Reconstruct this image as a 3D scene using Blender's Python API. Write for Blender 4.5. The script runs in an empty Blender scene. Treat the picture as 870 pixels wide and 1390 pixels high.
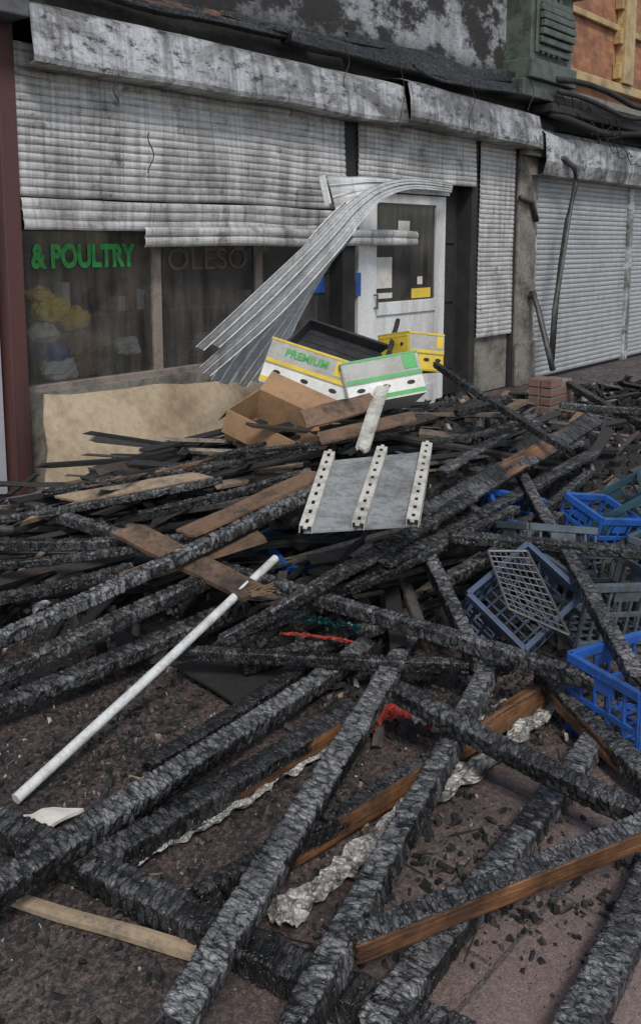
import bpy, bmesh, math, random
from mathutils import Vector, Matrix, Euler, noise
random.seed(7)
R=random.random
def U(a,b): return a+(b-a)*R()
sc=bpy.context.scene
COL=sc.collection
# ---------------------------------------------------------------- camera
PITCH=math.radians(8); F=1200.0; EYE=1.6
cam=bpy.data.cameras.new('camera'); co=bpy.data.objects.new('camera',cam); COL.objects.link(co)
co.location=(0,0,EYE); co.rotation_euler=(math.radians(90)-PITCH,0,0)
cam.sensor_fit='VERTICAL'; cam.sensor_height=36; cam.lens=F/1390*36; cam.shift_y=-196/1390
cam.clip_end=1000; cam.clip_start=.05
sc.camera=co
# survey helpers: photo measurement -> real position on a plane of known height / the shop wall
cp,sp=math.cos(PITCH),math.sin(PITCH)
def ray(u,v):
    xc=(u-435)/F; yc=(499-v)/F
    return Vector((xc,cp+yc*sp,-sp+yc*cp))
def P(u,v,h):
    r=ray(u,v); t=(EYE-h)/(-r.z); return Vector((r.x*t,r.y*t,h))
P0=P(30,682,0)
rd=ray(1500,330); D=Vector((rd.x,rd.y,0)).normalized(); INN=Vector((-D.y,D.x,0))
WM=Matrix(((D.x,INN.x,0,P0.x),(D.y,INN.y,0,P0.y),(0,0,1,0),(0,0,0,1)))
def WL(u,v,off=0):
    r=ray(u,v); o=Vector((0,0,EYE))
    t=(INN.dot(P0-o)-off)/INN.dot(r)
    p=o+r*t; q=p-P0
    return Vector((q.dot(D),-off,p.z))
def S(u,off=0): return WL(u,330,off).x
def Z(u,v,off=0): return WL(u,v,off).z
# ---------------------------------------------------------------- materials
class M:
    def __init__(s,name,rough=.8,metal=0,spec=.5):
        s.m=bpy.data.materials.new(name); s.m.use_nodes=True; s.nt=s.m.node_tree
        s.b=s.nt.nodes['Principled BSDF']; s.b.inputs['Roughness'].default_value=rough
        s.b.inputs['Metallic'].default_value=metal
        s.b.inputs['Specular IOR Level'].default_value=spec
        s.tc=s.nt.nodes.new('ShaderNodeTexCoord')
    def new(s,t): return s.nt.nodes.new(t)
    def link(s,a,b): s.nt.links.new(a,b)
    def co(s,scale=(1,1,1),rot=(0,0,0),loc=(0,0,0)):
        n=s.new('ShaderNodeMapping'); n.inputs['Scale'].default_value=scale; n.inputs['Rotation'].default_value=rot
        n.inputs['Location'].default_value=loc
        s.link(s.tc.outputs['Object'],n.inputs['Vector']); return n.outputs[0]
    def noise(s,vec,scale,detail=6,rough=.6,dist=0):
        n=s.new('ShaderNodeTexNoise'); s.link(vec,n.inputs['Vector'])
        n.inputs['Scale'].default_value=scale; n.inputs['Detail'].default_value=detail; n.inputs['Roughness'].default_value=rough
        n.inputs['Distortion'].default_value=dist
        return n.outputs[0]
    def vor(s,vec,scale,feature='F1'):
        n=s.new('ShaderNodeTexVoronoi'); n.feature=feature; s.link(vec,n.inputs['Vector']); n.inputs['Scale'].default_value=scale
        return n.outputs[0]
    def ramp(s,fac,stops):
        n=s.new('ShaderNodeValToRGB'); e=n.color_ramp.elements
        while len(e)<len(stops): e.new(.5)
        for i,(p,c) in enumerate(stops):
            if not hasattr(c,'__len__'): c=(c,c,c)
            e[i].position=p; e[i].color=(*c,1)
        s.link(fac,n.inputs[0]); return n.outputs[0]
    def mix(s,f,a,b,mode='MIX'):
        n=s.new('ShaderNodeMix'); n.data_type='RGBA'; n.blend_type=mode
        for v,i in ((f,n.inputs[0]),(a,n.inputs[6]),(b,n.inputs[7])):
            if hasattr(v,'links'): s.link(v,i)
            elif hasattr(v,'__len__'): i.default_value=(*v,1)
            elif i==n.inputs[0]: i.default_value=v
            else: i.default_value=(v,v,v,1)
        return n.outputs[2]
    def attr(s,name):
        n=s.new('ShaderNodeAttribute'); n.attribute_name=name; return n.outputs['Fac']
    def col(s,c):
        if hasattr(c,'links'): s.link(c,s.b.inputs['Base Color'])
        else: s.b.inputs['Base Color'].default_value=(*c,1)
        return s
    def rough(s,c): s.link(c,s.b.inputs['Roughness']); return s
    def bump(s,h,strength=.5,dist=.01):
        n=s.new('ShaderNodeBump'); n.inputs['Strength'].default_value=strength; n.inputs['Distance'].default_value=dist
        s.link(h,n.inputs['Height']); s.link(n.outputs[0],s.b.inputs['Normal']); return s

def m_char():
    m=M('charred_wood',.45,spec=.6); c=m.co()
    crk=m.attr('crk'); wd=m.attr('wood'); ash=m.attr('ash')
    n1=m.noise(c,90,5,.7); n2=m.noise(c,6,4,.6)
    ve=m.vor(m.co((1.9,.6,.6)),62,'DISTANCE_TO_EDGE'); fine=m.ramp(ve,[(0,0),(.09,1)])
    top=m.mix(ash,m.ramp(n1,[(.3,.006),(.75,.026)]),m.ramp(n1,[(.3,(.07,.071,.073)),(.7,(.36,.36,.365))]))
    top=m.mix(fine,m.mix(.6,top,.003),top)
    blk=m.mix(crk,(.0015,.0015,.0015),top)
    g=m.noise(m.co((2,40,40)),3,6,.6)
    w=m.mix(m.ramp(n2,[(.38,0),(.6,1)]),m.ramp(g,[(.3,(.11,.045,.018)),(.7,(.31,.145,.06))]),m.ramp(g,[(.3,(.02,.01,.006)),(.7,(.11,.055,.028))]))
    m.col(m.mix(wd,blk,w)); m.bump(m.mix(.5,n1,m.mix(wd,fine,g)),.8,.006)
    m.rough(m.ramp(n1,[(.3,.55),(.7,.28)]))
    return m.m
def m_tone():
    m=M('burnt_debris',.7); c=m.co(); t=m.attr('tone'); n=m.noise(c,30,6,.7)
    base=m.ramp(t,[(0,.008),(.55,.022),(.72,(.05,.036,.028)),(.8,(.11,.1,.095)),(.88,(.2,.13,.075)),(.94,(.36,.33,.28)),(1,(.6,.59,.57))])
    m.col(m.mix(m.ramp(n,[(.42,0),(.7,.7)]),base,.012)); m.bump(n,.6,.01); return m.m
def m_mound():
    m=M('burnt_rubble',.7); c=m.co(); n=m.noise(c,9,10,.75); n2=m.noise(c,45,6,.7); v=m.vor(c,35)
    k=m.ramp(n,[(.35,.006),(.55,.02),(.68,(.05,.035,.028)),(.8,(.13,.12,.11))])
    m.col(m.mix(m.ramp(n2,[(.62,0),(.72,1)]),k,(.09,.08,.075))); m.bump(m.mix(.5,v,n2),1,.03); return m.m
def m_pave():
    m=M('sooty_paving',.75); c=m.co()
    b=m.new('ShaderNodeTexBrick'); m.link(c,b.inputs['Vector']); b.inputs['Scale'].default_value=1
    b.inputs['Brick Width'].default_value=.6; b.inputs['Row Height'].default_value=.45; b.inputs['Mortar Size'].default_value=.006
    b.inputs['Color1'].default_value=(.2,.125,.11,1); b.inputs['Color2'].default_value=(.3,.21,.18,1); b.inputs['Mortar'].default_value=(.05,.04,.035,1)
    f=m.noise(c,170,4,.8); g=m.noise(c,2.2,5,.65); g2=m.noise(c,11,7,.75); g3=m.noise(c,60,4,.8)
    k=m.mix(m.ramp(f,[(.42,0),(.6,1)]),b.outputs[0],m.mix(.6,b.outputs[0],(.42,.35,.32)))
    k=m.mix(m.ramp(f,[(.3,.8),(.42,0)]),k,(.05,.035,.03))
    xs=m.new('ShaderNodeSeparateXYZ'); m.link(c,xs.inputs[0])
    mr=m.new('ShaderNodeMapRange'); m.link(xs.outputs[1],mr.inputs[0]); mr.inputs[1].default_value=-4.25; mr.inputs[2].default_value=-3.55
    mr.inputs[3].default_value=.0; mr.inputs[4].default_value=1
    soot=m.mix(.5,m.ramp(g,[(.4,.35),(.6,1)]),m.ramp(g2,[(.4,0),(.58,1)]))
    soot=m.mix(.5,soot,m.ramp(g3,[(.38,0),(.58,1)]))
    soot=m.mix(mr.outputs[0],m.mix(1,soot,.5,'MULTIPLY'),m.ramp(soot,[(.1,.4),(.75,.95)]))
    k=m.mix(soot,k,(.014,.012,.0115))
    ashp=m.noise(c,24,6,.8); k=m.mix(m.ramp(ashp,[(.58,0),(.68,.5)]),k,(.15,.14,.135))
    m.col(k); m.bump(m.mix(.35,m.mix(.5,f,g3),b.outputs['Fac']),.9,.01); m.rough(m.ramp(g2,[(.35,.2),(.6,.7)])); return m.m
def m_plain(name,c,rough=.6,dirt=.35,dirtcol=(.03,.027,.025),scale=6,metal=0,bump=.1,streak=False,lo=.45,hi=.7):
    m=M(name,rough,metal); v=m.co((1,1,.12) if streak else (1,1,1)); n=m.noise(v,scale,8,.65); n2=m.noise(m.co(),scale*8,4,.7)
    k=m.mix(m.ramp(n,[(lo,0),(hi,dirt)]),c,dirtcol)
    k=m.mix(m.ramp(n2,[(.45,0),(.75,dirt*.5)]),k,dirtcol)
    m.col(k); m.bump(n2,bump,.01); return m.m
def m_fascia(base,k1):
    m=M('sooty_aluminium',.45,.2); n=m.noise(m.co((.8,1,1.4)),2.2,9,.72,.4); s_=m.noise(m.co((9,1,.6)),1.5,7,.7); n2=m.noise(m.co(),40,4,.7); n3=m.noise(m.co((1.5,1,3)),5,9,.75)
    k=m.mix(m.ramp(n,[(.42,0),(.58,k1)]),base,(.12,.11,.1)); k=m.mix(m.ramp(s_,[(.46,0),(.68,.85*k1)]),k,(.045,.04,.036))
    k=m.mix(m.ramp(n3,[(.53,0),(.62,.9)]),k,(.02,.018,.017))
    k=m.mix(m.ramp(n2,[(.5,0),(.7,.5)]),k,(.08,.07,.06))
    m.col(k); m.bump(n,.15,.03); return m.m
def m_shutter(name='sooty_shutter',base=(.62,.61,.59),dk=.85,st=.8):
    m=M(name,.5,.2); n=m.noise(m.co((1.2,1,.9)),1.5,9,.7); s_=m.noise(m.co((16,1,.5)),1.6,7,.72); f=m.noise(m.co((3,4,70)),2,5,.7); n4=m.noise(m.co((1,1,1)),7,8,.75)
    k=m.mix(m.ramp(n,[(.46,0),(.7,dk)]),base,(.1,.09,.08))
    k=m.mix(m.ramp(s_,[(.46,0),(.72,st)]),k,(.1,.085,.07))
    k=m.mix(m.ramp(f,[(.46,0),(.72,.55)]),k,(.12,.105,.09))
    k=m.mix(m.ramp(n4,[(.56,0),(.68,st)]),k,(.05,.044,.04))
    m.col(k); m.rough(m.ramp(n,[(.3,.42),(.7,.75)])); return m.m
def m_plaster():
    m=M('scorched_render',.85); n=m.noise(m.co((1,1,1.6)),1.3,10,.72); n2=m.noise(m.co((1,1,.35)),5,8,.7)
    k=m.ramp(n2,[(.3,(.12,.12,.125)),(.52,(.3,.31,.32)),(.7,(.45,.45,.45))])
    k=m.mix(m.ramp(n,[(.46,0),(.52,.97)]),k,(.012,.011,.011))
    xs=m.new('ShaderNodeSeparateXYZ'); m.link(m.tc.outputs['Object'],xs.inputs[0])
    mr=m.new('ShaderNodeMapRange'); m.link(xs.outputs[2],mr.inputs[0]); mr.inputs[1].default_value=3.2; mr.inputs[2].default_value=3.5; mr.inputs[3].default_value=.95; mr.inputs[4].default_value=0
    k=m.mix(mr.outputs[0],k,(.014,.012,.011))
    k=m.mix(m.ramp(m.noise(m.co((1,1,3)),16,6,.7),[(.5,0),(.65,.65)]),k,(.05,.04,.03))
    m.col(k); m.bump(n2,.6,.03); return m.m
def m_glass():
    m=M('sooty_glass',.08); nt=m.nt
    st=m.noise(m.co((9,1,.8)),1.3,8,.75); bl=m.noise(m.co(),2.5,6,.65)
    fac=m.mix(.5,m.ramp(st,[(.35,.12),(.75,.6)]),m.ramp(bl,[(.35,.05),(.7,.65)]))
    dif=m.new('ShaderNodeBsdfDiffuse'); m.link(m.ramp(st,[(.3,(.1,.09,.08)),(.7,(.22,.205,.185))]),dif.inputs[0])
    tr=m.new('ShaderNodeBsdfTransparent'); gl=m.new('ShaderNodeBsdfGlossy'); gl.inputs['Roughness'].default_value=.1
    a=m.new('ShaderNodeMixShader'); m.link(fac,a.inputs[0]); m.link(tr.outputs[0],a.inputs[1]); m.link(dif.outputs[0],a.inputs[2])
    fr=m.new('ShaderNodeFresnel'); b=m.new('ShaderNodeMixShader'); m.link(fr.outputs[0],b.inputs[0]); m.link(a.outputs[0],b.inputs[1]); m.link(gl.outputs[0],b.inputs[2])
    m.link(b.outputs[0],nt.nodes['Material Output'].inputs[0]); return m.m
def m_brick(name,c1,c2,mort):
    m=M(name,.85)
    sx=m.new('ShaderNodeSeparateXYZ'); m.link(m.tc.outputs['Object'],sx.inputs[0]); cx=m.new('ShaderNodeCombineXYZ')
    m.link(sx.outputs[0],cx.inputs[0]); m.link(sx.outputs[2],cx.inputs[1])
    b=m.new('ShaderNodeTexBrick'); m.link(cx.outputs[0],b.inputs['Vector']); b.inputs['Scale'].default_value=1
    b.inputs['Brick Width'].default_value=.225; b.inputs['Row Height'].default_value=.075; b.inputs['Mortar Size'].default_value=.006
    b.inputs['Color1'].default_value=(*c1,1); b.inputs['Color2'].default_value=(*c2,1); b.inputs['Mortar'].default_value=(*mort,1)
    n=m.noise(m.co(),3,6,.7); m.col(m.mix(m.ramp(n,[(.45,0),(.7,.8)]),b.outputs[0],(.05,.035,.025))); m.bump(b.outputs['Fac'],-.4,.01); return m.m
CHAR=m_char(); TONE=m_tone(); MOUND=m_mound(); PAVE=m_pave(); SHUT=m_shutter(); PLAS=m_plaster(); GLASS=m_glass()
SHUT2=m_shutter('grey_shutter',(.43,.44,.44),.35,.35)
CURL=m_shutter('bent_shutter',(.64,.64,.63),.4,.4)
FASC=m_fascia((.55,.55,.55),.9)
BLACK=m_plain('soot_and_void_black',(.014,.013,.012),.75,.5,(.05,.045,.04),5)  # soot, and the painted dark of carton holes and side doorway
DARKPLASTIC=m_plain('black_plastic',(.018,.019,.021),.42,.4,(.08,.075,.07),7)
BLUE=m_plain('blue_plastic',(.02,.1,.38),.35,.75,(.02,.025,.04),9)
DBLUE=m_plain('dull_blue_plastic',(.04,.065,.12),.45,.8,(.03,.03,.035),8)
TEAL=m_plain('teal_plastic',(.03,.08,.11),.4,.7,(.02,.03,.035),8)
GREYP=m_plain('grey_plastic',(.08,.1,.12),.5,.8,(.03,.03,.03),9)
CARD=m_plain('cardboard',(.32,.19,.1),.85,.55,(.1,.06,.035),4,bump=.05)
BOARD=m_plain('plywood_board',(.42,.34,.23),.8,.7,(.16,.1,.06),2.4,bump=.05)
WHITE=m_plain('white_card',(.7,.7,.66),.7,.4,(.3,.26,.2),6,bump=.03)
YELL=m_plain('yellow_print',(.7,.5,.05),.6,.4,(.3,.2,.05),8,bump=.03)
GREEN=m_plain('green_print',(.08,.36,.1),.6,.3,(.04,.12,.05),8,bump=.03)
GLETT=m_plain('green_lettering',(.03,.32,.05),.5,.8,(.03,.07,.04),20)
RLETT=m_plain('faded_lettering',(.12,.09,.075),.5,.9,(.06,.055,.05),12)
PAINT=m_plain('dirty_white_paint',(.7,.7,.68),.5,.6,(.2,.17,.14),4,streak=True)
LILAC=m_plain('grey_paint',(.35,.34,.37),.6,.5,(.1,.09,.09),3,streak=True)
RUST=m_plain('rusty_red_paint',(.085,.032,.028),.6,.9,(.025,.018,.018),5,streak=True)
STEEL=m_plain('white_steel',(.56,.54,.48),.45,.75,(.12,.1,.07),9)
SHEET=m_plain('sooty_steel_sheet',(.36,.37,.37),.5,.85,(.06,.055,.05),5,.3)
WIRE=m_plain('sooty_wire',(.1,.1,.1),.5,.5,(.03,.03,.03),9,.5)
POLE=m_plain('white_pole_paint',(.62,.62,.6),.4,.7,(.2,.18,.16),12)
PIPE=m_plain('drain_pipe_paint',(.03,.03,.03),.5,.5,(.15,.14,.13),9)
STONE=m_plain('scorched_stone',(.22,.2,.17),.85,.9,(.03,.025,.02),3.5,bump=.5)
YSTONE=m_plain('yellow_terracotta',(.46,.33,.15),.5,.7,(.1,.06,.03),4,bump=.2)
GRN=m_plain('green_terracotta',(.09,.11,.085),.5,.9,(.02,.018,.017),6,bump=.4)
REDC=m_plain('red_cloth',(.36,.03,.015),.7,.8,(.03,.02,.02),14)
TEALB=m_plain('teal_film',(.0,.1,.1),.25,.8,(.015,.02,.02),14)
PAPER=m_plain('paper',(.62,.6,.54),.85,.5,(.3,.25,.18),9)
ROOM=m_plain('room_wall',(.16,.135,.11),.9,.6,(.03,.028,.025),2)
OBRICK=m_brick('orange_brick',(.3,.11,.05),(.4,.17,.08),(.2,.15,.1))
DBRICK=m_brick('pier_brick',(.14,.075,.06),(.2,.11,.09),(.12,.11,.1))
ASPH=m_plain('asphalt',(.05,.05,.052),.9,.3,(.03,.03,.03),8,bump=.4)
def m_foil():
    m=M('crumpled_foil',.5,.45); n=m.noise(m.co(),25,6,.7); n3=m.noise(m.co(),7,6,.7); v=m.vor(m.co((1,3,1)),28)
    k=m.ramp(n,[(.35,(.1,.09,.08)),(.5,(.42,.4,.37)),(.7,(.6,.59,.56))])
    m.col(m.mix(m.ramp(n3,[(.48,0),(.62,.85)]),k,(.03,.027,.025))); m.bump(m.mix(.5,n,v),.9,.02); return m.m
FOIL=m_foil()
# ---------------------------------------------------------------- mesh helpers
class MB:
    def __init__(s): s.v=[]; s.f=[]; s.m=[]; s.t=[]
    def add(s,vs,fs,mi=0,tone=0):
        b=len(s.v); s.v+= [tuple(v) for v in vs]; s.f+=[[i+b for i in f] for f in fs]; s.m+=[mi]*len(fs); s.t+=[tone]*len(vs)
    def box(s,c,size,M3=None,mi=0,tone=0,jit=0):
        hx,hy,hz=size[0]/2,size[1]/2,size[2]/2; c=Vector(c); vs=[]
        for x,y,z in ((-1,-1,-1),(1,-1,-1),(1,1,-1),(-1,1,-1),(-1,-1,1),(1,-1,1),(1,1,1),(-1,1,1)):
            p=Vector((x*hx*(1+jit*U(-1,1)),y*hy*(1+jit*U(-1,1)),z*hz*(1+jit*U(-1,1))))
            if M3: p=M3@p
            vs.append(c+p)
        s.add(vs,[(0,3,2,1),(4,5,6,7),(0,1,5,4),(1,2,6,5),(2,3,7,6),(3,0,4,7)],mi,tone)
    def span(s,a,b,mi=0,tone=0):
        s.box([(a[i]+b[i])/2 for i in range(3)],[abs(b[i]-a[i]) for i in range(3)],None,mi,tone)
    def bar(s,a,b,w,t,mi=0,tone=0):
        a=Vector(a);b=Vector(b); s.box((a+b)/2,((b-a).length,w,t),frame(a,b),mi,tone)
    def tube(s,pts,r,n=10,mi=0):
        pts=[Vector(p) for p in pts]; vs=[];fs=[]
        for i,p in enumerate(pts):
            d=(pts[min(i+1,len(pts)-1)]-pts[max(i-1,0)]); fr=frame(Vector((0,0,0)),d)
            for j in range(n):
                a=2*math.pi*j/n; vs.append(p+fr@Vector((0,r*math.cos(a),r*math.sin(a))))
        for i in range(len(pts)-1):
            for j in range(n): fs.append((i*n+j,i*n+(j+1)%n,(i+1)*n+(j+1)%n,(i+1)*n+j))
        fs.append(list(range(n))[::-1]); fs.append([(len(pts)-1)*n+j for j in range(n)])
        s.add(vs,fs,mi)
    def grid(s,fn,nu,nv,mi=0,tone=0):
        vs=[fn(i/nu,j/nv) for j in range(nv+1) for i in range(nu+1)]
        s.add(vs,[(j*(nu+1)+i,j*(nu+1)+i+1,(j+1)*(nu+1)+i+1,(j+1)*(nu+1)+i) for j in range(nv) for i in range(nu)],mi,tone)
    def obj(s,name,mats,parent=None,mat=None,smooth=False,bevel=0,solid=0):
        me=bpy.data.meshes.new(name); me.from_pydata(s.v,[],s.f)
        for m in (mats if isinstance(mats,list) else [mats]): me.materials.append(m)
        me.polygons.foreach_set('material_index',s.m)
        a=me.attributes.new('tone','FLOAT','POINT'); a.data.foreach_set('value',s.t)
        if smooth: me.polygons.foreach_set('use_smooth',[True]*len(s.f))
        me.update(); o=bpy.data.objects.new(name,me); COL.objects.link(o)
        if parent: o.parent=parent
        if mat: o.matrix_local=mat
        if solid:
            k=o.modifiers.new('s','SOLIDIFY'); k.thickness=solid
        if bevel:
            k=o.modifiers.new('b','BEVEL'); k.width=bevel; k.segments=2; k.limit_method='ANGLE'
        return o
def frame(a,b):
    x=(b-a).normalized(); z=Vector((0,0,1))
    if abs(x.z)>.97: z=Vector((0,1,0))
    y=z.cross(x).normalized(); z=x.cross(y)
    return Matrix((x,y,z)).transposed()
def empty(name,mat=Matrix()):
    o=bpy.data.objects.new(name,None); o.matrix_world=mat; o.empty_display_size=.2; COL.objects.link(o); return o
def place(loc,yaw=0,tx=0,ty=0):
    return Matrix.Translation(loc)@Euler((math.radians(tx),math.radians(ty),math.radians(yaw))).to_matrix().to_4x4()
def text(s_,w,h,loc,parent,mat,rot=None,name='lettering',bold=.02):
    cu=bpy.data.curves.new(name,'FONT'); cu.body=s_; cu.size=1; cu.offset=bold; cu.extrude=.0
    o=bpy.data.objects.new('tmp',cu); COL.objects.link(o); bpy.context.view_layer.update()
    me=bpy.data.meshes.new_from_object(o.evaluated_get(bpy.context.evaluated_depsgraph_get())); bpy.data.objects.remove(o)
    xs=[v.co.x for v in me.vertices]; ys=[v.co.y for v in me.vertices]
    x0,x1,y0,y1=min(xs),max(xs),min(ys),max(ys)
    for v in me.vertices:
        v.co.x=(v.co.x-x0)/(x1-x0)*w; v.co.y=(v.co.y-y0)/(y1-y0)*h
    me.materials.clear(); me.materials.append(mat); o=bpy.data.objects.new(name,me); COL.objects.link(o); o.parent=parent
    o.matrix_local=Matrix.Translation(loc)@(rot if rot else Matrix.Rotation(math.radians(90),4,'X')); return o
# ---------------------------------------------------------------- charred beam
def sm(a,b,x):
    t=max(0,min(1,(x-a)/(b-a))); return t*t*(3-2*t)
def beam(p0,p1,w=.075,t=.075,roll=0,amp=.0045,wood=None,ash=.4,res=.0045,name='charred_beam',bow=.01,cell=.019,endw=(.88,.88)):
    p0=Vector(p0);p1=Vector(p1); L=(p1-p0).length; nx=max(10,min(520,int(L/res))); sd=U(0,100)
    cell*=U(.85,1.25); erode=U(.1,1.0)
    k=10; prof=[]
    cs=[(-1,-1),(1,-1),(1,1),(-1,1)]
    for q in range(4):
        a=cs[q];b=cs[(q+1)%4]
        for i in range(k):
            f=i/k; y=a[0]+(b[0]-a[0])*f; z=a[1]+(b[1]-a[1])*f
            r=(abs(y)**18+abs(z)**18)**(1/18); y/=r; z/=r
            nv=Vector((y*abs(y)**9,z*abs(z)**9)).normalized(); prof.append((y,z,nv.x,nv.y,q if f>0 else -1))
    n=len(prof); vs=[];ck=[];wo=[];As=[]
    for i in range(nx+1):
        x=L*i/nx; e0=max(0,x); e1=max(0,L-x)
        s=1+.06*noise.noise(Vector((x*3,sd,0)))-.22*erode*max(0,noise.noise(Vector((x*1.6,sd,33))))
        for e,ew in ((e0,endw[0]),(e1,endw[1])):
            if e<.03: s*=ew+(1-ew)*math.sqrt(e/.03)
        oy=bow*noise.noise(Vector((x*1.3,sd,5))); oz=bow*noise.noise(Vector((x*1.3,sd,9)))-bow*math.sin(math.pi*x/L)
        for (y,z,ny,nz,q) in prof:
            Y=y*w/2*s;Zz=z*t/2*s
            v,pt=noise.voronoi(Vector((x/cell+sd+.4*noise.noise(Vector((Y*20,Zz*20,x*6))),Y/(cell*2.3),Zz/(cell*2.3)+sd)))
            c=sm(.0,.2,v[1]-v[0])
            wv=0
            if wood:
                for (qq,xa,xb) in wood:
                    if q==qq or (q==-1 and qq==3 and z<0 and y<0):
                        wv=max(wv,sm(-.12,.05,noise.noise(Vector((x*5,z*1.5+y*1.5,sd)))*.75+min(x/L-xa,xb-x/L)*2-.35*max(0,z if q==3 else 0)+.04))
            hsh=math.sin(pt[0].x*12.9+pt[0].y*78.2+pt[0].z*37.7); cor=1 if min(abs(y),abs(z))>.85 else 0
            dsp=(amp*(c-1)+.0012*hsh-.006*cor*max(0,hsh))*(1-wv)+.002*noise.noise(Vector((x*9,Y*18,Zz*18+sd)))
            vs.append((x+ (U(-.01,.01) if i in(0,nx) else 0),Y+oy+ny*dsp,Zz+oz+nz*dsp)); ck.append(c*(.8+.2*hsh)); wo.append(wv)
            As.append(max(0,min(1,ash*(.3+1.3*noise.noise(Vector((x*3,Y*10,Zz*10+sd)))+.25*hsh+.6*max(0,nz)))))  # patchy ash grey, plus top light painted as paler upward faces
    fs=[(i*n+j,(i+1)*n+j,(i+1)*n+(j+1)%n,i*n+(j+1)%n) for i in range(nx) for j in range(n)]
    fs.append(list(range(n))); fs.append([nx*n+j for j in range(n)][::-1])
    me=bpy.data.meshes.new(name); me.from_pydata(vs,[],fs); me.materials.append(CHAR)
    for nm,arr in (('crk',ck),('wood',wo),('ash',As)):
        a=me.attributes.new(nm,'FLOAT','POINT'); a.data.foreach_set('value',arr)
    me.polygons.foreach_set('use_smooth',[True]*(len(fs)-2)+[False]*2); me.update()
    bm=bmesh.new(); bm.from_mesh(me); bmesh.ops.recalc_face_normals(bm,faces=bm.faces); bm.to_mesh(me); bm.free()
    o=bpy.data.objects.new(name,me); COL.objects.link(o)
    o.matrix_world=Matrix.Translation(p0)@frame(p0,p1).to_4x4()@Matrix.Rotation(math.radians(roll),4,'X'); return o
# ---------------------------------------------------------------- ground
g=MB(); g.span((-300,-300,-.3),(300,300,-.12)); g.obj('ground',ASPH)
g=MB(); g.span((-25,-7.2,-.25),(40,-.02,0)); g.obj('pavement',PAVE,mat=WM)
g=MB(); g.span((-25,-7.36,-.25),(40,-7.204,.003)); g.obj('kerb',STONE,mat=WM)
def H(x,y):
    def gs(cx,cy,sx,sy,h,a=0):
        dx=x-cx;dy=y-cy; ca,sa=math.cos(a),math.sin(a); X=(dx*ca+dy*sa)/sx;Y=(-dx*sa+dy*ca)/sy; return h*math.exp(-(X*X+Y*Y))
    h=gs(.25,5.1,1.25,.95,.5,.3)+gs(-1.0,4.4,.9,.55,.22,.6)+gs(1.5,5.6,.9,.9,.25,.8)+gs(1.2,4.1,.7,.5,.12,0)+gs(3.2,8.4,1.6,1.0,.22,.85)
    return h
def HH(x,y):
    h=H(x,y); k=sm(.02,.15,h)
    return h-.03+k*(.09*noise.noise(Vector((x*3,y*3,1)))+.07*noise.noise(Vector((x*9,y*9,2)))+.035*noise.noise(Vector((x*28,y*28,3))))
g=MB(); g.grid(lambda a,b:(-3+8*a,2.8+8*b,HH(-3+8*a,2.8+8*b)) ,300,300)
def inside(p): return (Vector(p)-P0).dot(INN)<-.03
g.f=[f for f in g.f if all(inside(g.v[i]) for i in f) and max(g.v[i][2] for i in f)>-.005]; g.m=[0]*len(g.f)
g.obj('rubble_mound',MOUND)
# ---------------------------------------------------------------- burnt shop
shop=empty('burnt_shop',WM)
sL=S(24); sP=S(463); sP2=S(480); sD=S(603); s3a=S(645); s3b=S(693); sE=S(720)
GO=-.12
w=MB()
w.span((-6,.0,Z(300,60)),(sE,.3,6.5)); w.obj('upper_wall',PLAS,shop)
w=MB(); w.span((sL+.05,.05,0),(S(480),.3,.66)); w.span((S(645),.02,0),(sE,.3,Z(660,455))); w.obj('stall_riser',STONE,shop)
w=MB(); w.span((-6,3.2,0),(sE,3.3,3.2)); w.span((-6,.31,3.0),(sE,3.2,3.1)); w.span((sE-.1,.31,0),(sE,3.2,3)); w.span((sL-.3,.31,0),(sL-.2,3.2,3))
w.span((sL,.31,-.0),(sE,3.2,.01)); w.obj('shop_interior',ROOM,shop)
fr=MB()
ztop=2.74
for u0,u1 in ((205,216),(346,354),(455,463)):
    fr.span((S(u0,GO),.1,.66),(S(u1,GO),.17,ztop))
fr.span((sL+.03,.09,.62),(S(463),.2,.70)); fr.span((sL,.1,.7),(sL+.09,.17,ztop)); fr.obj('window_frame',m_plain('bare_timber',(.24,.2,.17),.7,.7,(.05,.04,.035),7),shop,bevel=.004)
gl=MB()
for a,b in ((sL+.09,S(205,GO)),(S(216,GO),S(346,GO)),(S(354,GO),S(455,GO))):
    gl.add([(a,.13,.70),(b,.13,.70),(b,.13,ztop),(a,.13,ztop)],[(0,1,2,3)])
gl.obj('window_glass',GLASS,shop)
text('& POULTRY',S(184,GO)-S(42,GO),.16,(S(42,GO),.122,Z(110,364,GO)),shop,GLETT,bold=.045)
text('OLESO',S(335,GO)-S(228,GO),.16,(S(228,GO),.122,Z(280,366,GO)),shop,RLETT,bold=.0)
def blob(mb,c,r,mi,sd):
    nu,nv=20,12
    def fn(a,b):
        th=a*2*math.pi; ph=(b-.5)*math.pi; d=Vector((math.cos(ph)*math.cos(th),math.cos(ph)*math.sin(th),math.sin(ph)))
        k=1+.35*noise.noise(d*2+Vector((sd,0,0)))+.12*noise.noise(d*6+Vector((sd,0,0)))
        return (c[0]+d.x*r[0]*k,c[1]+d.y*r[1]*k,c[2]+d.z*r[2]*k)
    mb.grid(fn,nu,nv,mi)
gd=MB()
for i,(u,v,r,mi) in enumerate([(72,418,.13,0),(102,432,.12,0),(60,452,.1,1),(108,468,.15,3),(78,478,.1,2),(135,462,.1,3),(85,500,.13,1),(120,495,.12,3),(55,400,.08,0),(150,500,.11,4),(175,470,.1,1),(250,480,.13,4),(300,500,.12,4),(275,460,.08,1),(400,400,.1,3),(385,430,.1,1)]):
    p=WL(u,v,-.25); blob(gd,(p.x,.27,p.z),(r,.09,r*.65),mi,i*3.3)
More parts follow.
